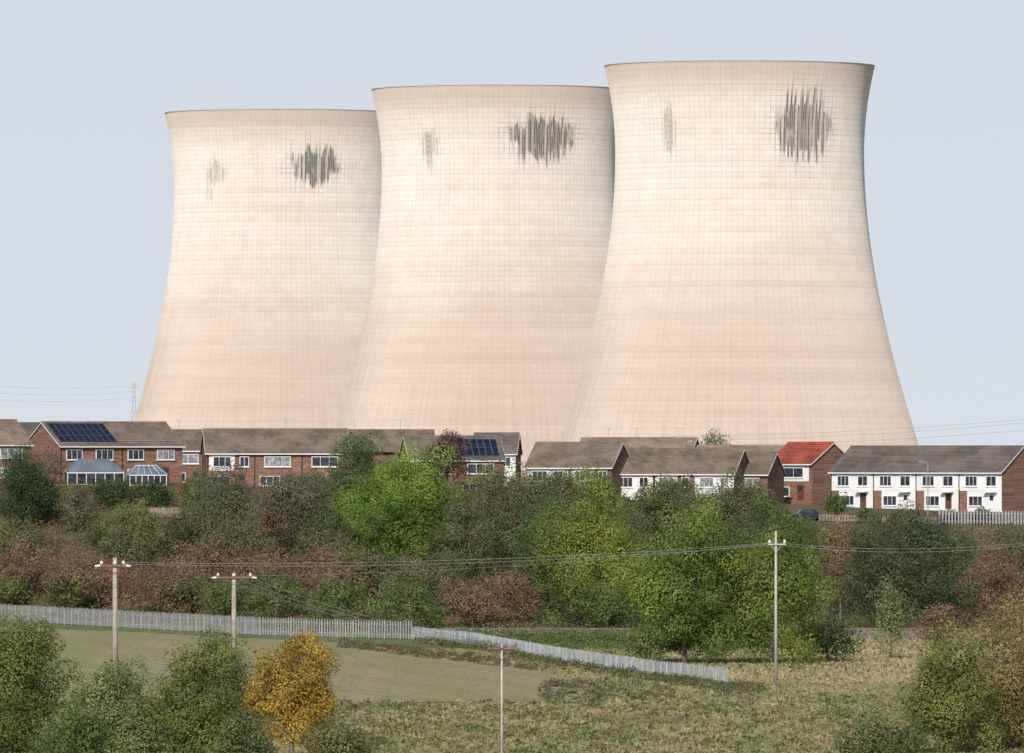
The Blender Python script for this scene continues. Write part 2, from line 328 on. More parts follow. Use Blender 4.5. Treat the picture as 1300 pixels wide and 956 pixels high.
def tower(cx,s,stains,label,seed):
    D=F/s; t=thing('cooling_tower',label,'cooling tower',((cx-CX)/s,D,0),0,'hyperbolic cooling towers')
    k=s/5.6; st=[]
    for (px,py,hw,hh,q) in stains:
        yr=580-(580-py)/k; r=rpx(yr)*k
        kk=D/(D-r/s*.9); fx=math.asin((px-cx)/(r*kk)); z=H+(HY-py)/(s*kk)
        st.append((fx,z,hw/(r*math.cos(fx)),hh/s,q))
    mat=towermat(0,st,seed)
    NA=160; zs=[9+(TOPZ-9)*i/70 for i in range(71)]
    def R(z): return rpx(HY-(z-H)*5.6)/5.6
    V=[];Fs=[];UV=[]
    for z in zs:
        r=R(z)
        for j in range(NA+1):
            f=-math.pi+2*math.pi*j/NA; V.append((r*math.sin(f),-r*math.cos(f),z)); UV.append((f,z))
    n=NA+1
    for i in range(len(zs)-1):
        for j in range(NA): Fs.append((i*n+j,i*n+j+1,(i+1)*n+j+1,(i+1)*n+j))
    me=bpy.data.meshes.new('shell'); me.from_pydata(V,[],Fs); ul=me.uv_layers.new(name='UVMap')
    li=np.zeros(len(me.loops),dtype=np.int32); me.loops.foreach_get('vertex_index',li); ul.data.foreach_set('uv',np.array(UV)[li].astype(np.float32).ravel())
    me.polygons.foreach_set('use_smooth',[True]*len(me.polygons)); me.materials.append(mat); me.update()
    o=bpy.data.objects.new('shell',me); COL.objects.link(o); o.parent=t
    def ring(name,prof,mat_,NA=160):
        m=MB(); q=len(prof)
        for j in range(NA):
            f=2*math.pi*j/NA
            for (r,z) in prof: m.v.append((r*math.sin(f),-r*math.cos(f),z))
        for j in range(NA):
            for i in range(q): m.f.append((j*q+i,((j+1)%NA)*q+i,((j+1)%NA)*q+(i+1)%q,j*q+(i+1)%q))
        return m.build(name,mat_,t,False)
    r0=R(TOPZ)
    ring('rim',[(r0-.5,TOPZ-.1),(r0+.05,TOPZ-.1),(r0+.05,TOPZ+.08),(r0-.5,TOPZ+.08)],rimM)
    zz=zs[:-1:2]
    ring('inner_wall',[(R(z)-.7,z) for z in zz]+[(R(z)-.5,z) for z in reversed(zz)],rimM,160)
    m=MB(); rb=R(9)
    for j in range(36):
        for q in (-1,1):
            f0=2*math.pi*j/36; f1=f0+q*math.pi/36
            m.tube(((rb+1.5)*math.sin(f0),-(rb+1.5)*math.cos(f0),-.2),((rb-.2)*math.sin(f1),-(rb-.2)*math.cos(f1),9.1),.4,.4,6)
    m.build('support_columns',rimM,t)
rimM=simple('rim_concrete',(.42,.35,.30),.9,.15,.5)
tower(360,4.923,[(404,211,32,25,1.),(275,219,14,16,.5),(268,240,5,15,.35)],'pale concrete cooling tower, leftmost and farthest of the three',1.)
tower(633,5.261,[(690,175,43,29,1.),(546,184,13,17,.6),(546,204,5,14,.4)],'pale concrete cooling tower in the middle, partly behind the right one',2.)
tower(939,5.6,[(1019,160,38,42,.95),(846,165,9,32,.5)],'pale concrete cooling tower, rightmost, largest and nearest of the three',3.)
# ------------------------------------------------------------ houses
def window(root,x0,x1,z0,z1,curt=.3,y=0.):
    m=MB(); t=.09; ya,yb=y-.14,y+.05
    m.box(x0,x1,ya,yb,z0,z0+t).box(x0,x1,ya,yb,z1-t,z1).box(x0,x0+t,ya,yb,z0+t,z1-t).box(x1-t,x1,ya,yb,z0+t,z1-t)
    n=2 if x1-x0<1.9 else 3
    for k in range(1,n):
        xm=x0+(x1-x0)*k/n; m.box(xm-.03,xm+.03,ya+.01,yb,z0+t,z1-t)
    wnd=m.build('window','upvc',root)
    MB().box(x0+t,x1-t,y-.10,y+.04,z0+t,z1-t).build('pane','cglass' if random.random()<curt else 'glass',wnd)
    MB().box(x0-.08,x1+.08,y-.2,y+.04,z0-.1,z0-.005).build('sill','upvc',wnd)
def door(root,x0,x1,z0,z1,mat='upvc'):
    m=MB().box(x0,x1,-.12,.05,z0,z1); dd=m.build('door',mat,root)
    MB().box(x0+.2,x1-.2,-.14,-.11,z1-.9,z1-.25).build('pane','glass',dd)
def solar(root,x0,x1,v0,v1,nx,ny,hd,hw,rise):
    ln=math.hypot(hd,rise); cy,cz=hd/ln,rise/ln
    def pt(x,v,o): return (x,cy*v-cz*o,hw+cz*v+cy*o)
    for i in range(nx):
        for j in range(ny):
            a,b_=x0+(x1-x0)*i/nx+.03,x0+(x1-x0)*(i+1)/nx-.03; c,d_=v0+(v1-v0)*j/ny+.03,v0+(v1-v0)*(j+1)/ny-.03
            fr=MB().hexa([pt(a,c,.17),pt(b_,c,.17),pt(b_,d_,.17),pt(a,d_,.17),pt(a,c,.25),pt(b_,c,.25),pt(b_,d_,.25),pt(a,d_,.25)]).build('solar_panel','solarframe',root)
            a+=.04;b_-=.04;c+=.04;d_-=.04
            MB().hexa([pt(a,c,.24),pt(b_,c,.24),pt(b_,d_,.24),pt(a,d_,.24),pt(a,c,.262),pt(b_,c,.262),pt(b_,d_,.262),pt(a,d_,.262)]).build('solar_cells','solar',fr)
def house(label,group,org,rz,w_,hd,hw,rise,style,wall,roof,ends=(0,0),chim=False,aer=False,sol=None,doorm='upvc',gwin=False):
    t=thing('terraced_house' if group else 'house',label,'house',org,rz,group)
    MB().ext([(0,-.6),(2*hd,-.6),(2*hd,hw),(hd,hw+rise),(0,hw)],.004,w_-.004).build('wall',wall,t)
    tn=rise/hd; ov=.4; e0=.2 if ends[0] else 0.; e1=.2 if ends[1] else 0.; z0=hw-ov*tn-.04; zr=hw+rise-.04
    m=MB(); x0,x1=-e0+.002,w_+e1-.002
    m.ext([(-ov,z0),(-ov,z0+.2),(hd,zr+.2),(hd,zr)],x0,x1).ext([(hd,zr),(hd,zr+.2),(2*hd+ov,z0+.2),(2*hd+ov,z0)],x0,x1)
    rf=m.build('roof',roof,t)
    MB().ext([(hd-.16,zr+.11),(hd-.08,zr+.30),(hd+.08,zr+.30),(hd+.16,zr+.11)],x0+.003,x1-.003).build('ridge_tiles',roof,rf)
    MB().box(x0+.01,x1-.01,-ov-.12,-ov-.005,z0-.02,z0+.13).build('gutter','upvc' if style!='dark' else 'black',rf)
    for q,e in ((0,ends[0]),(1,ends[1])):
        if e:
            xa,xb=(x0-.04,x0-.002) if q==0 else (x1+.002,x1+.04)
            MB().ext([(-ov,z0-.0),(-ov,z0+.14),(hd,zr+.14),(hd,zr-.0)],xa,xb).ext([(hd,zr-.0),(hd,zr+.14),(2*hd+ov,z0+.14),(2*hd+ov,z0-.0)],xa,xb).build('bargeboard','upvc',rf)
    if chim:
        c=MB().box(w_*.5-.35,w_*.5+.35,hd-.3,hd+.5,zr-.2,zr+.8).build('chimney',wall,rf)
        MB().tube((w_*.5,hd+.1,zr+.8),(w_*.5,hd+.1,zr+1.15),.14,.11,8).build('chimney_pot','rust',c)
    if aer:
        xa=w_*random.uniform(.3,.8); m=MB().tube((xa,hd+.3,zr),(xa,hd+.3,zr+1.7),.035,.03,5).tube((xa-.6,hd+.3,zr+1.6),(xa+.6,hd+.3,zr+1.5),.025,.025,4)
        for k in range(5): m.tube((xa-.55+k*.27,hd+.05,zr+1.58-k*.02),(xa-.55+k*.27,hd+.55,zr+1.58-k*.02),.02,.02,4)
        m.build('aerial','lampmetal',rf)
    up=(hw-2.0,hw-.6); lo=(hw-4.6,hw-3.25)
    if style=='panel':
        MB().box(.03,w_-.03,-.06,-.001,hw-2.6,hw-.25).build('render_panel','render',t)
        MB().box(w_*.2,w_-.03,-.06,-.001,.15,hw-2.62).build('render_panel','render',t)
        window(t,w_*.16,w_*.44,*up,.1); window(t,w_*.64,w_*.88,*up,.1); window(t,w_*.24,w_*.56,*lo,.1); door(t,w_*.70,w_*.84,hw-4.95,hw-2.95,doorm)
        MB().box(w_*.64,w_*.9,-.9,-.07,hw-2.82,hw-2.66).build('porch_canopy','upvc',t)
    elif style=='white':
        MB().box(w_*.06,w_*.6,-.06,-.001,hw-2.55,hw-.2).build('render_panel','render',t)
        window(t,w_*.14,w_*.52,*up); window(t,w_*.7,w_*.9,*up); window(t,w_*.1,w_*.5,*lo); door(t,w_*.68,w_*.82,hw-4.95,hw-2.95,'brownpaint')
    elif style=='allwhite':
        MB().box(.05,w_-.05,-.06,-.001,.05,hw-.2).build('render_panel','render',t)
        window(t,w_*.15,w_*.5,*up); window(t,w_*.66,w_*.88,*up); window(t,w_*.1,w_*.45,*lo); door(t,w_*.62,w_*.76,hw-4.95,hw-2.95,doorm)
    elif style=='brick':
        window(t,w_*.1,w_*.36,*up); window(t,w_*.58,w_*.86,*up); window(t,w_*.1,w_*.42,*lo); door(t,w_*.62,w_*.77,hw-4.95,hw-2.95,'brownpaint')
    elif style=='brickone':
        window(t,w_*.22,w_*.78,*up); window(t,w_*.12,w_*.55,*lo); door(t,w_*.66,w_*.82,hw-4.95,hw-2.95,'brownpaint')
    elif style=='redhouse':
        MB().box(w_*.06,w_*.94,-.06,-.001,hw-2.5,hw-.25).build('render_panel','render',t)
        window(t,w_*.14,w_*.82,*up); window(t,w_*.1,w_*.5,*lo); door(t,w_*.68,w_*.82,hw-4.95,hw-2.95,doorm)
    if style!='none': MB().tube((.12,-.1,0),(.12,-.1,hw-.3),.055,.055,6).build('drainpipe','black',t)
    if sol: solar(t,*sol,hd,hw,rise)
    return t
def terrace(px,eav,s,th,n,upx,hd,rpx_,styles,walls,roof,labels,group=None,**kw):
    th=rad(th); uw=upx/s/math.cos(th); p=W(px,eav,s); gz=min(terr(p.x,p.y),terr(p.x+n*upx/s,p.y))-.1
    hw=p.z-gz; per=kw.pop('per',{}); out=[]
    for i in range(n):
        o=(p.x+i*uw*math.cos(th),p.y-i*uw*math.sin(th),gz); k=dict(kw); k.update(per.get(i,{}))
        out.append(house(labels[i],group,o,-th,uw,hd,hw,rpx_/s,styles[i%len(styles)],walls[i%len(walls)],roof,(i==0,i==n-1),**k))
    return out
od=['first','second','third','fourth','fifth','sixth','seventh','eighth','ninth','tenth','eleventh','twelfth','thirteenth','fourteenth','fifteenth','sixteenth']
terrace(20,562,8.9,-30,1,60,4.2,24,['dark'],['brick2'],'roof_grey',['dark roofed house behind the two leftmost brick houses'])
terrace(196,571,8.9,0,1,72,4.2,24,['brickone'],['brick2'],'roof_brown',['low brown roofed brick house between the solar house and the white terrace'],aer=True)
terrace(428,572,8.8,-4,2,62,4.2,25,['dark'],['brick2'],'roof_brown',['brown roofed house behind the bright green tree, its left one','brown roofed house behind the bright green tree, its right one'],'dark roofed houses behind the bright green tree',aer=True)
terrace(600,575,8.7,5,1,55,4.2,24,['allwhite'],['brick2'],'roof_grey',['white fronted house just right of the middle solar roof'])
terrace(732,577,8.6,12,3,48,4.2,20,['dark'],['brick3'],'roof_tan',['tan roofed house in the back row, '+k+' from its left' for k in od[:3]],'tan roofed houses in the back row',aer=True)
terrace(880,585,8.7,12,2,60,4.2,18,['dark'],['brick2'],'roof_tan',['low tan roof behind the brick end house left of the red roof','low tan roof partly behind the red roof'],'low tan roofs beside the red roof')
terrace(-62,563,9.5,-32,2,49,4.3,29,['brickone'],['brick'],'roof_tan',['brick house cut off by the left edge','tan roofed brick house at the far left, beside the solar house'],'brick houses at the far left')
terrace(76,565,9.4,-34,2,76,4.5,28,['brick'],['brick'],'roof_brown',['brick house with rows of solar panels across its roof and a side gable','brown roofed brick house joined to the right of the left solar house'],'brick pair at the left',
  per={0:dict(sol=(.3,9.3,.5,5.0,9,3)),1:dict()})
terrace(262,574,9.3,-6,3,60,4.3,28,['white','brickone','brickone'],['brick'],'roof_brown',['brown roofed terrace house left of the green tree, '+k+' from the left of its row' for k in od[:3]],'brown roofed terrace left of the green tree',per={1:dict(aer=True)})
terrace(520,583,9.3,-10,2,60,4.3,28,['brick','brickone'],['brick','brick'],'roof_grey',['brick house with the dark purple tree in front','brick house with a blue solar roof in the middle'],'brick pair in the middle',per={1:dict(sol=(.5,6.0,.5,4.5,6,2))})
terrace(668,592,9.3,20,2,54,4.3,29,['allwhite','white'],['brick2'],'roof_brown',['white fronted house, left one of the pair right of the middle solar roof','white panelled house, right one of the pair right of the middle solar roof'],'pair of white fronted houses',per={0:dict(aer=True)})
terrace(778,600,9.3,18,3,51,4.3,29,['allwhite','white','allwhite'],['brick2'],'roof_brown',['white fronted terrace house behind the olive trees, '+k+' of three' for k in od[:3]],'terrace behind the olive trees')
terrace(929,601,9.3,18,1,45,4.0,25,['brickone'],['brick2'],'roof_brown',['small brick end house just left of the red roofed house'])
terrace(975,588,9.2,40,1,54,4.7,25,['redhouse'],['brick'],'roof_red',['brick house with the bright red tiled roof and white upper panel'],doorm='redpaint')
terrace(1055,598,9.5,40,4,52,4.5,30,['panel'],['brick'],'roof_grey',['white panelled house in the right terrace, '+k+' from its left' for k in od[:4]],'white panelled terrace at the right',per={0:dict(doorm='brownpaint'),2:dict(doorm='brownpaint')})
def conserv(px0,px1,pe,pt,pb,s,label,glassroof,nb=7,fm_='upvc'):
    a=W(px0,pb,s); w_=(px1-px0)/s; he=(pb-pe)/s; hr=(pe-pt)/s; d_=3.
    t=thing('conservatory',label,'conservatory',(a.x,a.y,a.z),rad(12))
    MB().box(.05,w_-.05,.05,d_,-.8,.5).build('dwarf_wall','brick',t)
    MB().box(.08,w_-.08,.1,d_,.51,he-.05).build('glazing','glass',t)
    m=MB(); n=nb
    for k in range(n+1):
        x=w_*k/n; m.box(x-.04,x+.04,0,.12,.4,he)
    m.box(-.06,w_+.06,-.04,.09,he-.1,he+.06); m.box(-.06,w_+.06,-.03,.08,.45,.55); m.build('frame','upvc',t)
    m=MB(); m.v=[(-.1,-.1,he+.07),(w_+.1,-.1,he+.07),(w_*.78,d_*.6,he+hr),(w_*.22,d_*.6,he+hr),(-.1,d_,he+.07),(w_+.1,d_,he+.07)]
    m.f=[(0,1,2,3),(1,5,2),(0,3,4),(3,2,5,4)]; rf=m.build('roof',glassroof,t)
    m=MB(); V_=[Vector(v) for v in [(-.1,-.1,he+.08),(w_+.1,-.1,he+.08),(w_*.78,d_*.6,he+hr+.02),(w_*.22,d_*.6,he+hr+.02)]]
    for k in range(nb):
        f=k/(nb-1); m.tube(V_[0].lerp(V_[1],f),V_[3].lerp(V_[2],f),.03,.03,4)
    m.tube(V_[3],V_[2],.05,.05,5); m.build('glazing_bars',fm_,rf)
M['croof']=simple('conservatory_roof',(.15,.18,.225),.35,.2,.5,.4)
conserv(86,158,600,583,620,9.6,'wide grey roofed conservatory in front of the left solar house','croof',6,'croof')
conserv(165,212,603,591,621,9.6,'white framed glass conservatory right of the grey roofed one','croof',6)
# ------------------------------------------------------------ fences
def fence(pts,h,sp,pw,mat,label,cat='fence',group=None,post=3.,name='palisade_fence',solid=False):
    p0=pts[0]; t=thing(name,label,cat,(p0[0],p0[1],terr(*p0)),0,group); o=Vector((p0[0],p0[1],terr(*p0)))
    m=MB(); rl=MB()
    for a,b_ in zip(pts[:-1],pts[1:]):
        A=Vector(a); B=Vector(b_); L_=(B-A).length; d_=(B-A)/L_; k=0.
        def P(q,z):
            w2=A+d_*q; return Vector((w2.x,w2.y,terr(w2.x,w2.y)+z))-o
        nrm=Vector((-d_.y,d_.x,0))*.02
        while k<L_:
            a0,a1=P(k,.1),P(k+pw,.1); hh=h*random.uniform(.96,1.02)
            b0,b1=a0+Vector((0,0,hh-.25)),a1+Vector((0,0,hh-.25)); tp=(b0+b1)/2+Vector((0,0,.2 if not solid else .01))
            i=len(m.v); m.v+=[tuple(v) for v in (a0-nrm,a1-nrm,b1-nrm,tp-nrm,b0-nrm,a0+nrm,a1+nrm,b1+nrm,tp+nrm,b0+nrm)]
            m.f+=[(i,i+1,i+2,i+3,i+4),(i+9,i+8,i+7,i+6,i+5)]+[(i+q,i+5+q,i+5+(q+1)%5,i+(q+1)%5) for q in range(5)]
            k+=sp
        k=0.
        while k<L_:
            q=P(k,0); MB().box(q.x-.06,q.x+.06,q.y+.05,q.y+.17,q.z-.2,q.z+h-.15).build('post',mat,t); k+=post
        seg=max(1,int(L_/4))
        for j in range(seg):
            for zz in (h*.25,h*.78): rl.tube(P(L_*j/seg,zz)+nrm*2,P(L_*(j+1)/seg,zz)+nrm*2,.035,.035,4)
    m.build('pales',mat,t); rl.build('rails',mat,t)
fence([G(-40,786),G(150,797),G(330,807),G(524,812)],2.1,.5,.18,'galv','long grey palisade fence along the back of the field')
fence([G(524,812),G(600,820),G(720,842),G(830,858),G(925,869)],1.45,.7,.36,'galv2','pale close boarded steel fence running diagonally towards the right',post=3.2)
def hp(px,py):
    x,D,z=hit(px,py); return (x,D)
fence([hp(1192,668),hp(1320,668)],1.9,.42,.18,'galv','grey palisade fence below the white panelled terrace')
fence([hp(1040,664),hp(1188,667)],1.1,.4,.3,'timber','low brown timber fence between the parked car and the palisade fence',name='timber_fence',solid=True)
fence([hp(172,660),hp(245,660)],1.7,.3,.26,'timber','pale timber garden fence below the left brick houses',name='timber_fence',solid=True)
# ------------------------------------------------------------ poles
def pole(px,top,s,r,mat,armpx,army,armmat,label,caps,ah=.075):
    p=W(px,top,s); t=thing('utility_pole',label,'utility pole',(p.x,p.y,terr(p.x,p.y)))
    h=p.z-terr(p.x,p.y); MB().tube((0,0,-.5),(0,0,h),r*1.25,r*.85,10).build('post',mat,t,True)
    za=H-(army-HY)/s-terr(p.x,p.y); x0,x1=(armpx[0]-px)/s,(armpx[1]-px)/s
    MB().box(x0,x1,-r-.06-ah,-r-.02,za-ah,za+ah).build('crossarm',armmat,t)
    MB().tube((x0*.6,-r-.05,za-.06),(0,-r*.9,za-.75),.03,.03,5).tube((x1*.6,-r-.05,za-.06),(0,-r*.9,za-.75),.03,.03,5).build('brace',armmat,t)
    q_=.75 if ah<.05 else 1.
    for c in caps:
        x=(c-px)/s; MB().tube((x,-r-.09,za+ah),(x,-r-.09,za+ah+.1),.05,.05,6).tube((x,-r-.09,za+ah+.1),(x,-r-.09,za+ah+.22),.15*q_,.14*q_,8).tube((x,-r-.09,za+ah+.24),(x,-r-.09,za+ah+.36),.12*q_,.07*q_,8).build('insulator','ceramic' if ah>=.05 else 'rust',t)
    if caps and r>.2:
        for q,xx in ((-1,x0),(1,x1)): MB().tube((xx,-r-.09,za),(xx+q*.45,-r-.09,za-.05),.11,.08,8).build('strain_insulator','ceramic',t)
    return t
pole(146,708,14,.23,'pole',(127,160),718,'rust','tall weathered pole with rusty crossarm, left of the two field poles',(129,146,157))
pole(297,728,13.2,.23,'pole',(275,320),733,'rust','weathered pole with rusty crossarm, right of the two field poles',(277,297,318))
pole(985,674,14,.125,'polegrey',(975,998),691,'polegrey','tall thin grey pole in front of the large green tree',(977,996),.06)
pole(637,817,20,.07,'polegrey',(619,657),823,'rust','short looking thin pole with a slight rusty crossarm beside the diagonal fence',(621,655),.045)
def wire(pts,sag,r,mat,label,group=None):
    m=MB()
    for a,b_ in zip(pts[:-1],pts[1:]):
        N=20; pr=None
        for i in range(N+1):
            f=i/N; q=a.lerp(b_,f); q=Vector((q.x,q.y,q.z-sag*4*f*(1-f)))
            if pr: m.tube(pr,q,r,r,4)
            pr=q
    o=m.build('overhead_wire',mat); tag(o,label,'wire',group)
for dy,sg in ((0,.7),(2,.85)): wire([W(157,714+dy,14),W(985,689+dy,14),W(1340,685+dy,14)],sg,.016,'wirepale','grey wire strung from the left field pole to the thin grey pole','wires across the trees')
wire([W(318,731,13.2),W(976,690,14)],.6,.012,'wirepale','thin wire from the right field pole to the grey pole')
for dx in (-22,-12,20): wire([W(146+dx*.6,716,14),W(297+dx,731,13.2)],.3,.016,'wirepale','short wire between the two rusty armed poles','wires between the field poles')
for k,(dx,ex) in enumerate(((-20,621),(0,637),(20,655))): wire([W(297+dx,732,13.2),W(ex,821,20)],.7,.019,'wirepale','wire fanning down from the right field pole to the short looking thin pole','fanned wires')
wire([W(146,720,14),W(96,768,11)],0,.025,'wire','stay wire slanting left from the left field pole')
for k in range(3): wire([W(840,566-k*6,8.2),W(1350,536-k*4+ (6 if k==0 else 0),8.2)],.7,.03,'wirepale','pale power line crossing in front of the right tower foot','power lines at the right')
for k in range(3): wire([W(-60,486+k*9,3),W(172,489+k*8,2.3)],2,.04,'wirepale','faint power line leading to the distant pylon','power lines at the left')
p=W(170,484,2.3); hT=p.z; t=thing('pylon','distant grey lattice pylon left of the cooling towers','pylon',(p.x,p.y,0))
m=MB()
def q4(z):
    r=np.interp(z,[0,hT*.55,hT*.97],[3.6,1.5,.5]); return [Vector((sx_*r,sy*r,z)) for sx_,sy in ((-1,-1),(1,-1),(1,1),(-1,1))]
zl=[hT*k/12 for k in range(13)]
for z0,z1 in zip(zl[:-1],zl[1:]):
    A,B=q4(z0),q4(z1)
    for k in range(4): m.tube(A[k],B[k],.16,.16,4); m.tube(A[k],B[(k+1)%4],.09,.09,4); m.tube(B[k],A[(k+1)%4],.09,.09,4)
m.build('lattice','pylon',t)
for z in (.72,.83,.94):
    MB().tube((-3.6,0,hT*z),(3.6,0,hT*z),.16,.16,4).tube((-3.6,0,hT*z),(0,0,hT*(z+.035)),.1,.1,4).tube((3.6,0,hT*z),(0,0,hT*(z+.035)),.1,.1,4).build('crossarm','pylon',t)
for px,top,sd,lab in ((1178,586,1,'grey street lamp in front of the white panelled terrace'),(868,560,-1,'grey street lamp among the middle house roofs')):
    s_=9.75 if sd==1 else 9.0; p=W(px,top,s_); gz=terr(p.x,p.y); h=p.z-gz; t=thing('street_lamp',lab,'street lamp',(p.x,p.y,gz))
    MB().tube((0,0,-.3),(0,0,h*.98),.08,.05,7).build('post','lampmetal',t); MB().tube((0,0,h*.97),(-.7*sd,0,h),.04,.04,5).build('arm','lampmetal',t)
    MB().box(-1.15 if sd>0 else .6,-.6 if sd>0 else 1.15,-.12,.12,h-.07,h+.06).build('lamp_head','lampmetal',t)
x,D,z=hit(1028,664); t=thing('parked_car','dark parked car below the red roofed house','car',(x,D+1,z+.05),rad(10))
MB().exty([(-2.1,.3),(2.1,.3),(2.15,.75),(1.3,.92),(-1.75,.95),(-2.15,.8)],-.85,.85).build('body','carpaint',t)
MB().exty([(-1.6,.93),(1.2,.9),(.55,1.42),(-1.15,1.45)],-.72,.72).build('cabin','glass',t)
MB().exty([(-1.1,1.43),(.5,1.41),(.45,1.49),(-1.05,1.5)],-.68,.68).build('car_roof','carpaint',t)
for sx_ in (-1.3,1.3):
    for sy in (-1,1):
        wh=MB().tube((sx_,sy*.72,.32),(sx_,sy*.9,.32),.32,.32,16).build('wheel','tyre',t); MB().tube((sx_,sy*.9,.32),(sx_,sy*.915,.32),.19,.19,12).build('rim','lampmetal',wh)
for sy in (-.6,.6): MB().box(2.08,2.17,sy-.15,sy+.15,.62,.76).build('headlight','ceramic',t)
# ------------------------------------------------------------ trees
dk=(.034,.053,.025); dk2=(.055,.078,.03); gr=(.09,.12,.034); ol=(.076,.084,.036); ol2=(.122,.12,.053)
gb=(.10,.086,.058); gb2=(.13,.115,.078); rb=(.14,.075,.05); rb2=(.18,.11,.06); pg=(.16,.19,.085)
tree('dark_tree','dark green bushy tree at the left edge below the houses',-10,86,560,676,dk,dk2,base=680)
tree('grey_shrub','grey green shrub between the left dark tree and the conifer hedge',78,122,612,680,ol,gb2,base=682,cat='shrub',dens=2.2)
tree('clipped_conifer','dark clipped conifer hedge below the conservatories',112,172,605,646,dk,(.05,.07,.022),base=646,cat='hedge',group='clipped conifers')
tree('clipped_conifer','dark clipped conifer right of the conservatory, above the timber fence',160,224,608,648,dk,(.05,.075,.022),base=648,cat='hedge',group='clipped conifers')
tree('olive_shrub','olive green shrub below the conifer hedge',104,218,634,718,(.075,.085,.033),(.13,.14,.05),base=720)
tree('greyish_tree','grey brown thinly leaved tree left of the bright green tree',228,336,588,710,(.08,.077,.048),(.098,.108,.053),base=716,dens=1.7,bare=5)
tree('greyish_tree','grey green tree below the brown roofed terrace',318,432,586,712,(.066,.075,.042),gb2,base=716,dens=1.8,bare=5)
tree('reddish_tree','small reddish tree between the two grey trees',332,375,612,700,rb,gb2,base=720,dens=1.8,bare=2)
tree('dark_green_tree','dark green tree touching the bright green tree on its left',404,502,550,705,dk2,(.08,.115,.034),base=712,puffk=1.)
tree('bright_green_tree','large bright green rounded tree in the middle of the bank',440,590,554,724,(.072,.115,.025),(.155,.21,.036),base=728,puffk=1.1,dens=3.)
tree('purple_tree','dark purple leaved tree beside the blue solar roof',538,598,547,614,(.055,.03,.03),(.088,.048,.047),base=640,dens=2.1)
tree('olive_tree','broad grey olive tree right of the bright green tree',582,740,582,745,ol,ol2,base=750,dens=2.4,puffk=1.4,bare=3)
tree('yellow_green_tree','tall yellow green tree in the centre right of the bank',682,818,604,798,(.08,.105,.027),(.17,.19,.04),base=800,puffk=1.2,dens=3.)
tree('olive_tree','olive tree behind the large green tree, below the terrace',780,912,596,745,(.078,.095,.035),ol2,base=765,puffk=1.2)
tree('olive_tree','small olive tree just left of the red roofed house',888,988,600,705,ol,ol2,base=730,puffk=1.1)
tree('dark_mid_tree','dark green tree standing between the tall yellow green tree and the broad olive tree',655,735,612,775,dk2,(.07,.095,.034),base=784)
tree('dark_mid_tree','dark green tree rising behind the thin grey pole below the small brick house',930,1030,636,740,dk2,(.075,.10,.034),base=770)
tree('large_green_tree','largest bright green tree behind the thin grey pole',782,956,642,844,(.062,.097,.024),(.145,.18,.036),base=845,puffk=1.4,dens=3.)
tree('large_green_tree','round dark to yellow green tree right of the thin grey pole',904,1054,662,844,(.065,.10,.025),(.165,.19,.038),base=845,puffk=1.3,dens=3.)
tree('dark_ivy_tree','broad dark grey green tree below the white panelled terrace',1056,1238,632,806,(.046,.058,.03),(.084,.097,.048),base=808,puffk=1.5,bare=3)
tree('sapling','slender pale green sapling in front of the dark grey green tree',1112,1150,732,838,pg,(.12,.14,.05),base=838,dens=1.5)
tree('brown_shrub','orange brown shrub between the green tree and the dark grey tree',1034,1100,652,770,rb2,ol2,base=790,cat='shrub',dens=2.)
tree('brown_shrub','brown shrub at the right edge below the palisade fence',1222,1310,688,765,(.11,.075,.048),(.16,.105,.06),base=770,cat='shrub',dens=2.)
tree('small_tree','small thin tree rising above the roofs right of centre',884,930,546,580,(.11,.12,.05),(.16,.16,.07),s=8.4,dens=.9,bare=3)
tree('garden_shrub','round green garden shrub left of the white panelled terrace',1042,1078,624,656,dk2,gr,base=662,cat='shrub')
for i,(a_,w__,tp) in enumerate(((1100,34,644),(1136,26,648),(1205,30,646),(1248,36,644),(985,34,640))):
    tree('garden_shrub',['low garden shrub at the foot of the white terrace, leftmost','small garden shrub at the foot of the white terrace, second from left','garden shrub right of the street lamp at the white terrace','garden shrub by the right end of the white terrace','garden shrub in front of the red roofed house'][i],a_-w__/2,a_+w__/2,tp,666,dk2,[gr,ol2,rb2,gr,ol2][i],base=666,cat='shrub',group='garden shrubs at the terrace')
tree('olive_shrub','dark olive shrub under the timber fence, left of the grey trees',200,264,636,720,(.05,.055,.027),ol2,base=724,cat='shrub')
tree('middle_shrub','green shrub between the bright green tree and olive tree',556,625,626,740,dk2,ol2,base=765,cat='shrub')
def bushes(kind,adj,lst,c1,c2,grp,**k):
    lst=sorted(lst)
    for i,(cx_,wd,top,bt) in enumerate(lst):
        tree(kind,'%s on the bank, %s from the left of its colour'%(adj,od[i]),cx_-wd*.62,cx_+wd*.62,top-6,bt,c1,c2,base=bt+4,cat='shrub',group=grp,dens=1.7,leaf=.24,**k)
bushes('brown_bush','rusty brown bush',[(30,120,694,764),(125,120,704,772),(215,120,712,778),(262,90,690,752),(395,110,704,764),(455,80,712,770),(640,90,728,790),(330,110,706,772),(1250,100,712,790),(1075,70,700,770),(600,80,735,795),(1190,70,775,818)],(.13,.077,.05),(.17,.112,.07),'brown bushes')
bushes('olive_bush','olive green bush',[(20,80,660,722),(160,70,668,735),(290,80,660,740),(420,80,672,745),(480,90,690,770),(545,90,700,780),(585,60,604,680),(700,70,600,650),(870,60,606,660),(640,70,602,650),(240,70,728,780),(1020,70,662,705),(1285,70,675,722),(1130,80,655,720),(740,70,600,650)],ol,ol2,'olive bushes')
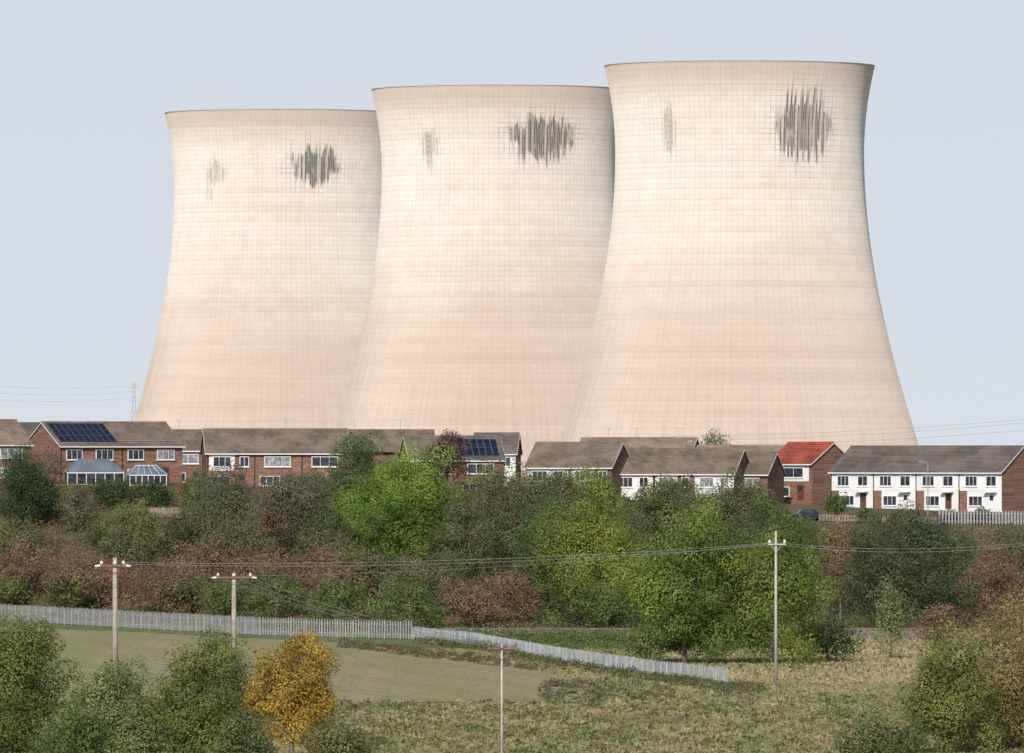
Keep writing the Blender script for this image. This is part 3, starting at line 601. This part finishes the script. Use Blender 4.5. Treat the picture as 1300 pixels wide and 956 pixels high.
bushes('green_bush','fresh green bush',[(95,70,722,778),(350,80,728,785),(520,90,742,798),(430,80,738,792),(680,60,700,780),(770,80,740,800),(395,60,600,640),(760,70,608,660),(1000,60,655,700),(1215,60,682,730),(290,60,735,790),(15,60,735,775),(255,60,604,660),(870,70,764,840),(1050,70,784,838),(820,50,794,844)],(.06,.086,.029),(.11,.132,.043),'green bushes')
# foreground
fk=dict(s=18.5,leaf=.165,dens=3.2,lift=False,big=1.02)
tree('near_tree','near green tree top in the bottom left corner',-70,92,762,1010,(.062,.085,.025),(.13,.15,.038),puffk=2.2,**fk)
tree('near_shrub','pale grey green shrub at the bottom, right of the corner tree',74,204,824,1030,(.11,.135,.05),(.165,.19,.078),cat='shrub',puffk=2.2,**fk)
tree('near_shrub','green shrub at the bottom, left of the orange one',180,336,798,1010,(.075,.098,.028),(.15,.16,.043),puffk=2.4,cat='shrub',**fk)
tree('orange_shrub','golden orange autumn shrub at the bottom left',310,430,794,950,(.17,.13,.028),(.32,.20,.036),puffk=1.6,cat='shrub',s=18.9,leaf=.165,dens=3.4,lift=False,big=1.02)
tree('near_shrub','yellow green shrub at the bottom right, left of the olive brown one',1146,1268,790,1000,(.09,.108,.03),(.165,.165,.048),puffk=1.9,cat='shrub',**fk)
tree('near_tree','olive brown tree in the bottom right corner',1204,1386,757,1010,(.12,.112,.04),(.22,.16,.065),puffk=2.5,s=18.2,leaf=.165,dens=3.2,lift=False,big=1.02)
tree('low_shrub','low dark green shrub at the bottom in front of the pale grey green one',40,150,882,1020,dk2,gr,cat='shrub',s=19.4,leaf=.165,dens=2.6,lift=False)
tree('low_shrub','low green shrub at the bottom between the green and the orange shrub',268,350,896,1020,dk2,(.12,.13,.045),cat='shrub',s=19.6,leaf=.165,dens=2.6,lift=False)
tree('low_shrub','low olive shrub at the bottom, just right of the orange one',372,490,906,1020,ol,(.13,.13,.05),cat='shrub',s=19.6,leaf=.165,dens=2.6,lift=False)
tree('low_shrub','low green shrub at the bottom, left of the bottom right bushes',1060,1175,900,1020,dk2,(.13,.13,.05),cat='shrub',s=19.6,leaf=.165,dens=2.6,lift=False)
# ------------------------------------------------------------ scrub
def scrub(name,label,cells,L=85,leaf=.36,mat='leaf',gain=1.45):
    cells=np.array(cells); n=len(cells); idx=np.repeat(np.arange(n),L); u=unit(n*L); u[:,2]=np.abs(u[:,2])
    R=cells[idx,3]; q=.66+.4*rng.random(n*L)
    P=cells[idx,:3]+u*(R*q)[:,None]*np.stack([np.ones(n*L),np.ones(n*L),cells[idx,4]],1)
    Nn=u+unit(n*L)*.6+np.array([0,-.1,.3]); C=cells[idx,5:8]*gain*(.8+.4*rng.random(n*L))[:,None]
    o=leaves(name,P,Nn,leaf*(.6+.8*rng.random(n*L)),C,None,mat); tag(o,label,'scrub',kind='stuff')
def pj(x,D,z): s=F/D; return CX+x*s, HY+(H-z)*s
cells=[]; pal={'r':[(.17,.095,.06),(.145,.082,.053),(.185,.108,.066)],'o':[(.10,.10,.042),(.13,.125,.055),(.085,.09,.036)],'g':[(.07,.10,.031),(.10,.13,.037),(.082,.11,.033)],
 't':[(.25,.19,.105),(.20,.16,.085),(.16,.13,.075)],'b':[(.13,.10,.067),(.16,.125,.082),(.115,.09,.06)]}
random.seed(11)
for _ in range(3600):
    x=random.uniform(-84,84); to=toe(x); D=random.uniform(to+2,1266); z=terr(x,D); px,py=pj(x,D,z)
    if 985<px<1320 and py<676: continue
    nz=math.sin(x*.23+D*.05)+math.sin(D*.11-x*.07)
    if px<470: ks='rrbo' if nz>-.6 else 'rogb'
    elif px<700: ks='oggb' if nz>0 else 'rbo'
    elif px<1180: ks='gob'
    else: ks='rbto' if nz>0 else 'tbb'
    c=random.choice(pal[random.choice(ks)]); v=random.uniform(.9,1.1)
    R=random.uniform(1.2,2.6); cells.append((x,D,z-.2,R,random.uniform(.5,.9) if D<1235 else .4,c[0]*v,c[1]*v,c[2]*v))
scrub('bank_scrub','mixed rusty brown and olive scrub covering the bank',cells,120,.26,'leaf',1.42)
cells=[]
for i in range(4300):
    if i<3800: D=random.uniform(905,1052); R=random.uniform(.35,.85)
    else: D=random.uniform(1044,1055); R=random.uniform(1.4,2.)
    fx=float(np.interp(D,[857,940,1000,1062],[20.5,11,3,-10.5])); x=random.uniform(fx+1,33.5); px,py=pj(x,D,0)
    c=random.choice(pal['g'] if random.random()<.93 else pal['o']); v=random.uniform(1.05,1.25)
    cells.append((x,D,-.2,R,.6 if i<3800 else 1.,c[0]*v,c[1]*v,c[2]*v))
scrub('bramble_patch','low green growth between the diagonal fence and the railway',cells,60,.2,'leaf',1.4)
cells=[]
for _ in range(420):
    px=random.uniform(940,1330); py=random.uniform(816,880); x,D=G(px,py); c=random.choice(pal[random.choice('ttbotg')]); R=random.uniform(.25,.75)
    cells.append((x,D,-.1,R,.6,*c))
for _ in range(420):
    px=random.uniform(430,720); f=(px-430)/290; py=random.uniform(813+f*32,823+f*34); x,D=G(px,py); c=random.choice(pal[random.choice('brtog')]); R=random.uniform(.35,.8)
    cells.append((x,D,-.1,R,.8,*c))
for _ in range(700):
    f=random.random(); px=530+f*440; py=float(np.interp(px,[524,600,720,830,925],[812,820,842,858,869]))+random.uniform(1,9)*(.5+f); x,D=G(px,py); c=random.choice(pal[random.choice('tboggg')]); R=random.uniform(.35,1.)*(1.5 if 600<px<650 else 1.)
    cells.append((x,D,-.1,R,1.,*c))
for _ in range(260):
    px=random.uniform(690,860); py=random.uniform(866,893); x,D=G(px,py); c=random.choice(pal[random.choice('tboggg')]); R=random.uniform(.3,.9)
    cells.append((x,D,-.1,R,.8,*c))
for _ in range(4600):
    px=random.uniform(-30,1330); py=random.uniform(892 if px<760 else 882,990); x,D=G(px,py); nz=math.sin(x*.5)+math.sin(D*.07+x*.3)+.6*math.sin(x*1.3+D*.2)
    c=random.choice(pal[random.choice('gggo' if nz>-.1 else 'bttog')]); R=random.uniform(.25,.85); v=random.uniform(.85,1.15)
    cells.append((x,D,-.1,R,.8,c[0]*v,c[1]*v,c[2]*v))
scrub('weed_clumps','green and brown weeds along the field edge, in the foreground and by the railway',cells,65,.17,'leaf',1.25)
n=0;P=[]
while n<90000:
    px=random.uniform(-40,1340); py=random.uniform(810,990)
    if py<826 and px<1000: continue
    if py<890:
        edge=float(np.interp(py,[818,834,846,866,880,890],[470,590,660,740,775,760]))
        if px<edge: continue
    elif py<898+random.uniform(-8,4) and px<760: continue
    if py>880 and random.random()<.3: continue
    x,D=G(px,py); P.append((x,D,.15)); n+=1
P=np.array(P); nn=len(P); Nn=unit(nn); Nn[:,2]*=.15
k=rng.random(nn)[:,None]; cl=(.5+.5*np.sin(P[:,0]*.35+P[:,1]*.04)*np.sin(P[:,1]*.09-P[:,0]*.12))[:,None]*.5+k*.35
cl=np.where((P[:,1]>860)&(P[:,0]>14),cl*.45,cl.T).T[:, :1] if False else np.where(((P[:,1]>850)&(P[:,0]>16))[:,None],cl*.4,cl+.1)
C=np.array((.44,.35,.195))*(1-cl)+np.array((.19,.215,.082))*cl
leaves('dry_grass',P,Nn,.28+.35*rng.random(nn),C,None,'blade',.4); tag(bpy.data.objects['dry_grass'],'pale dry grass beyond the diagonal fence and in front of the field','grass',kind='stuff')
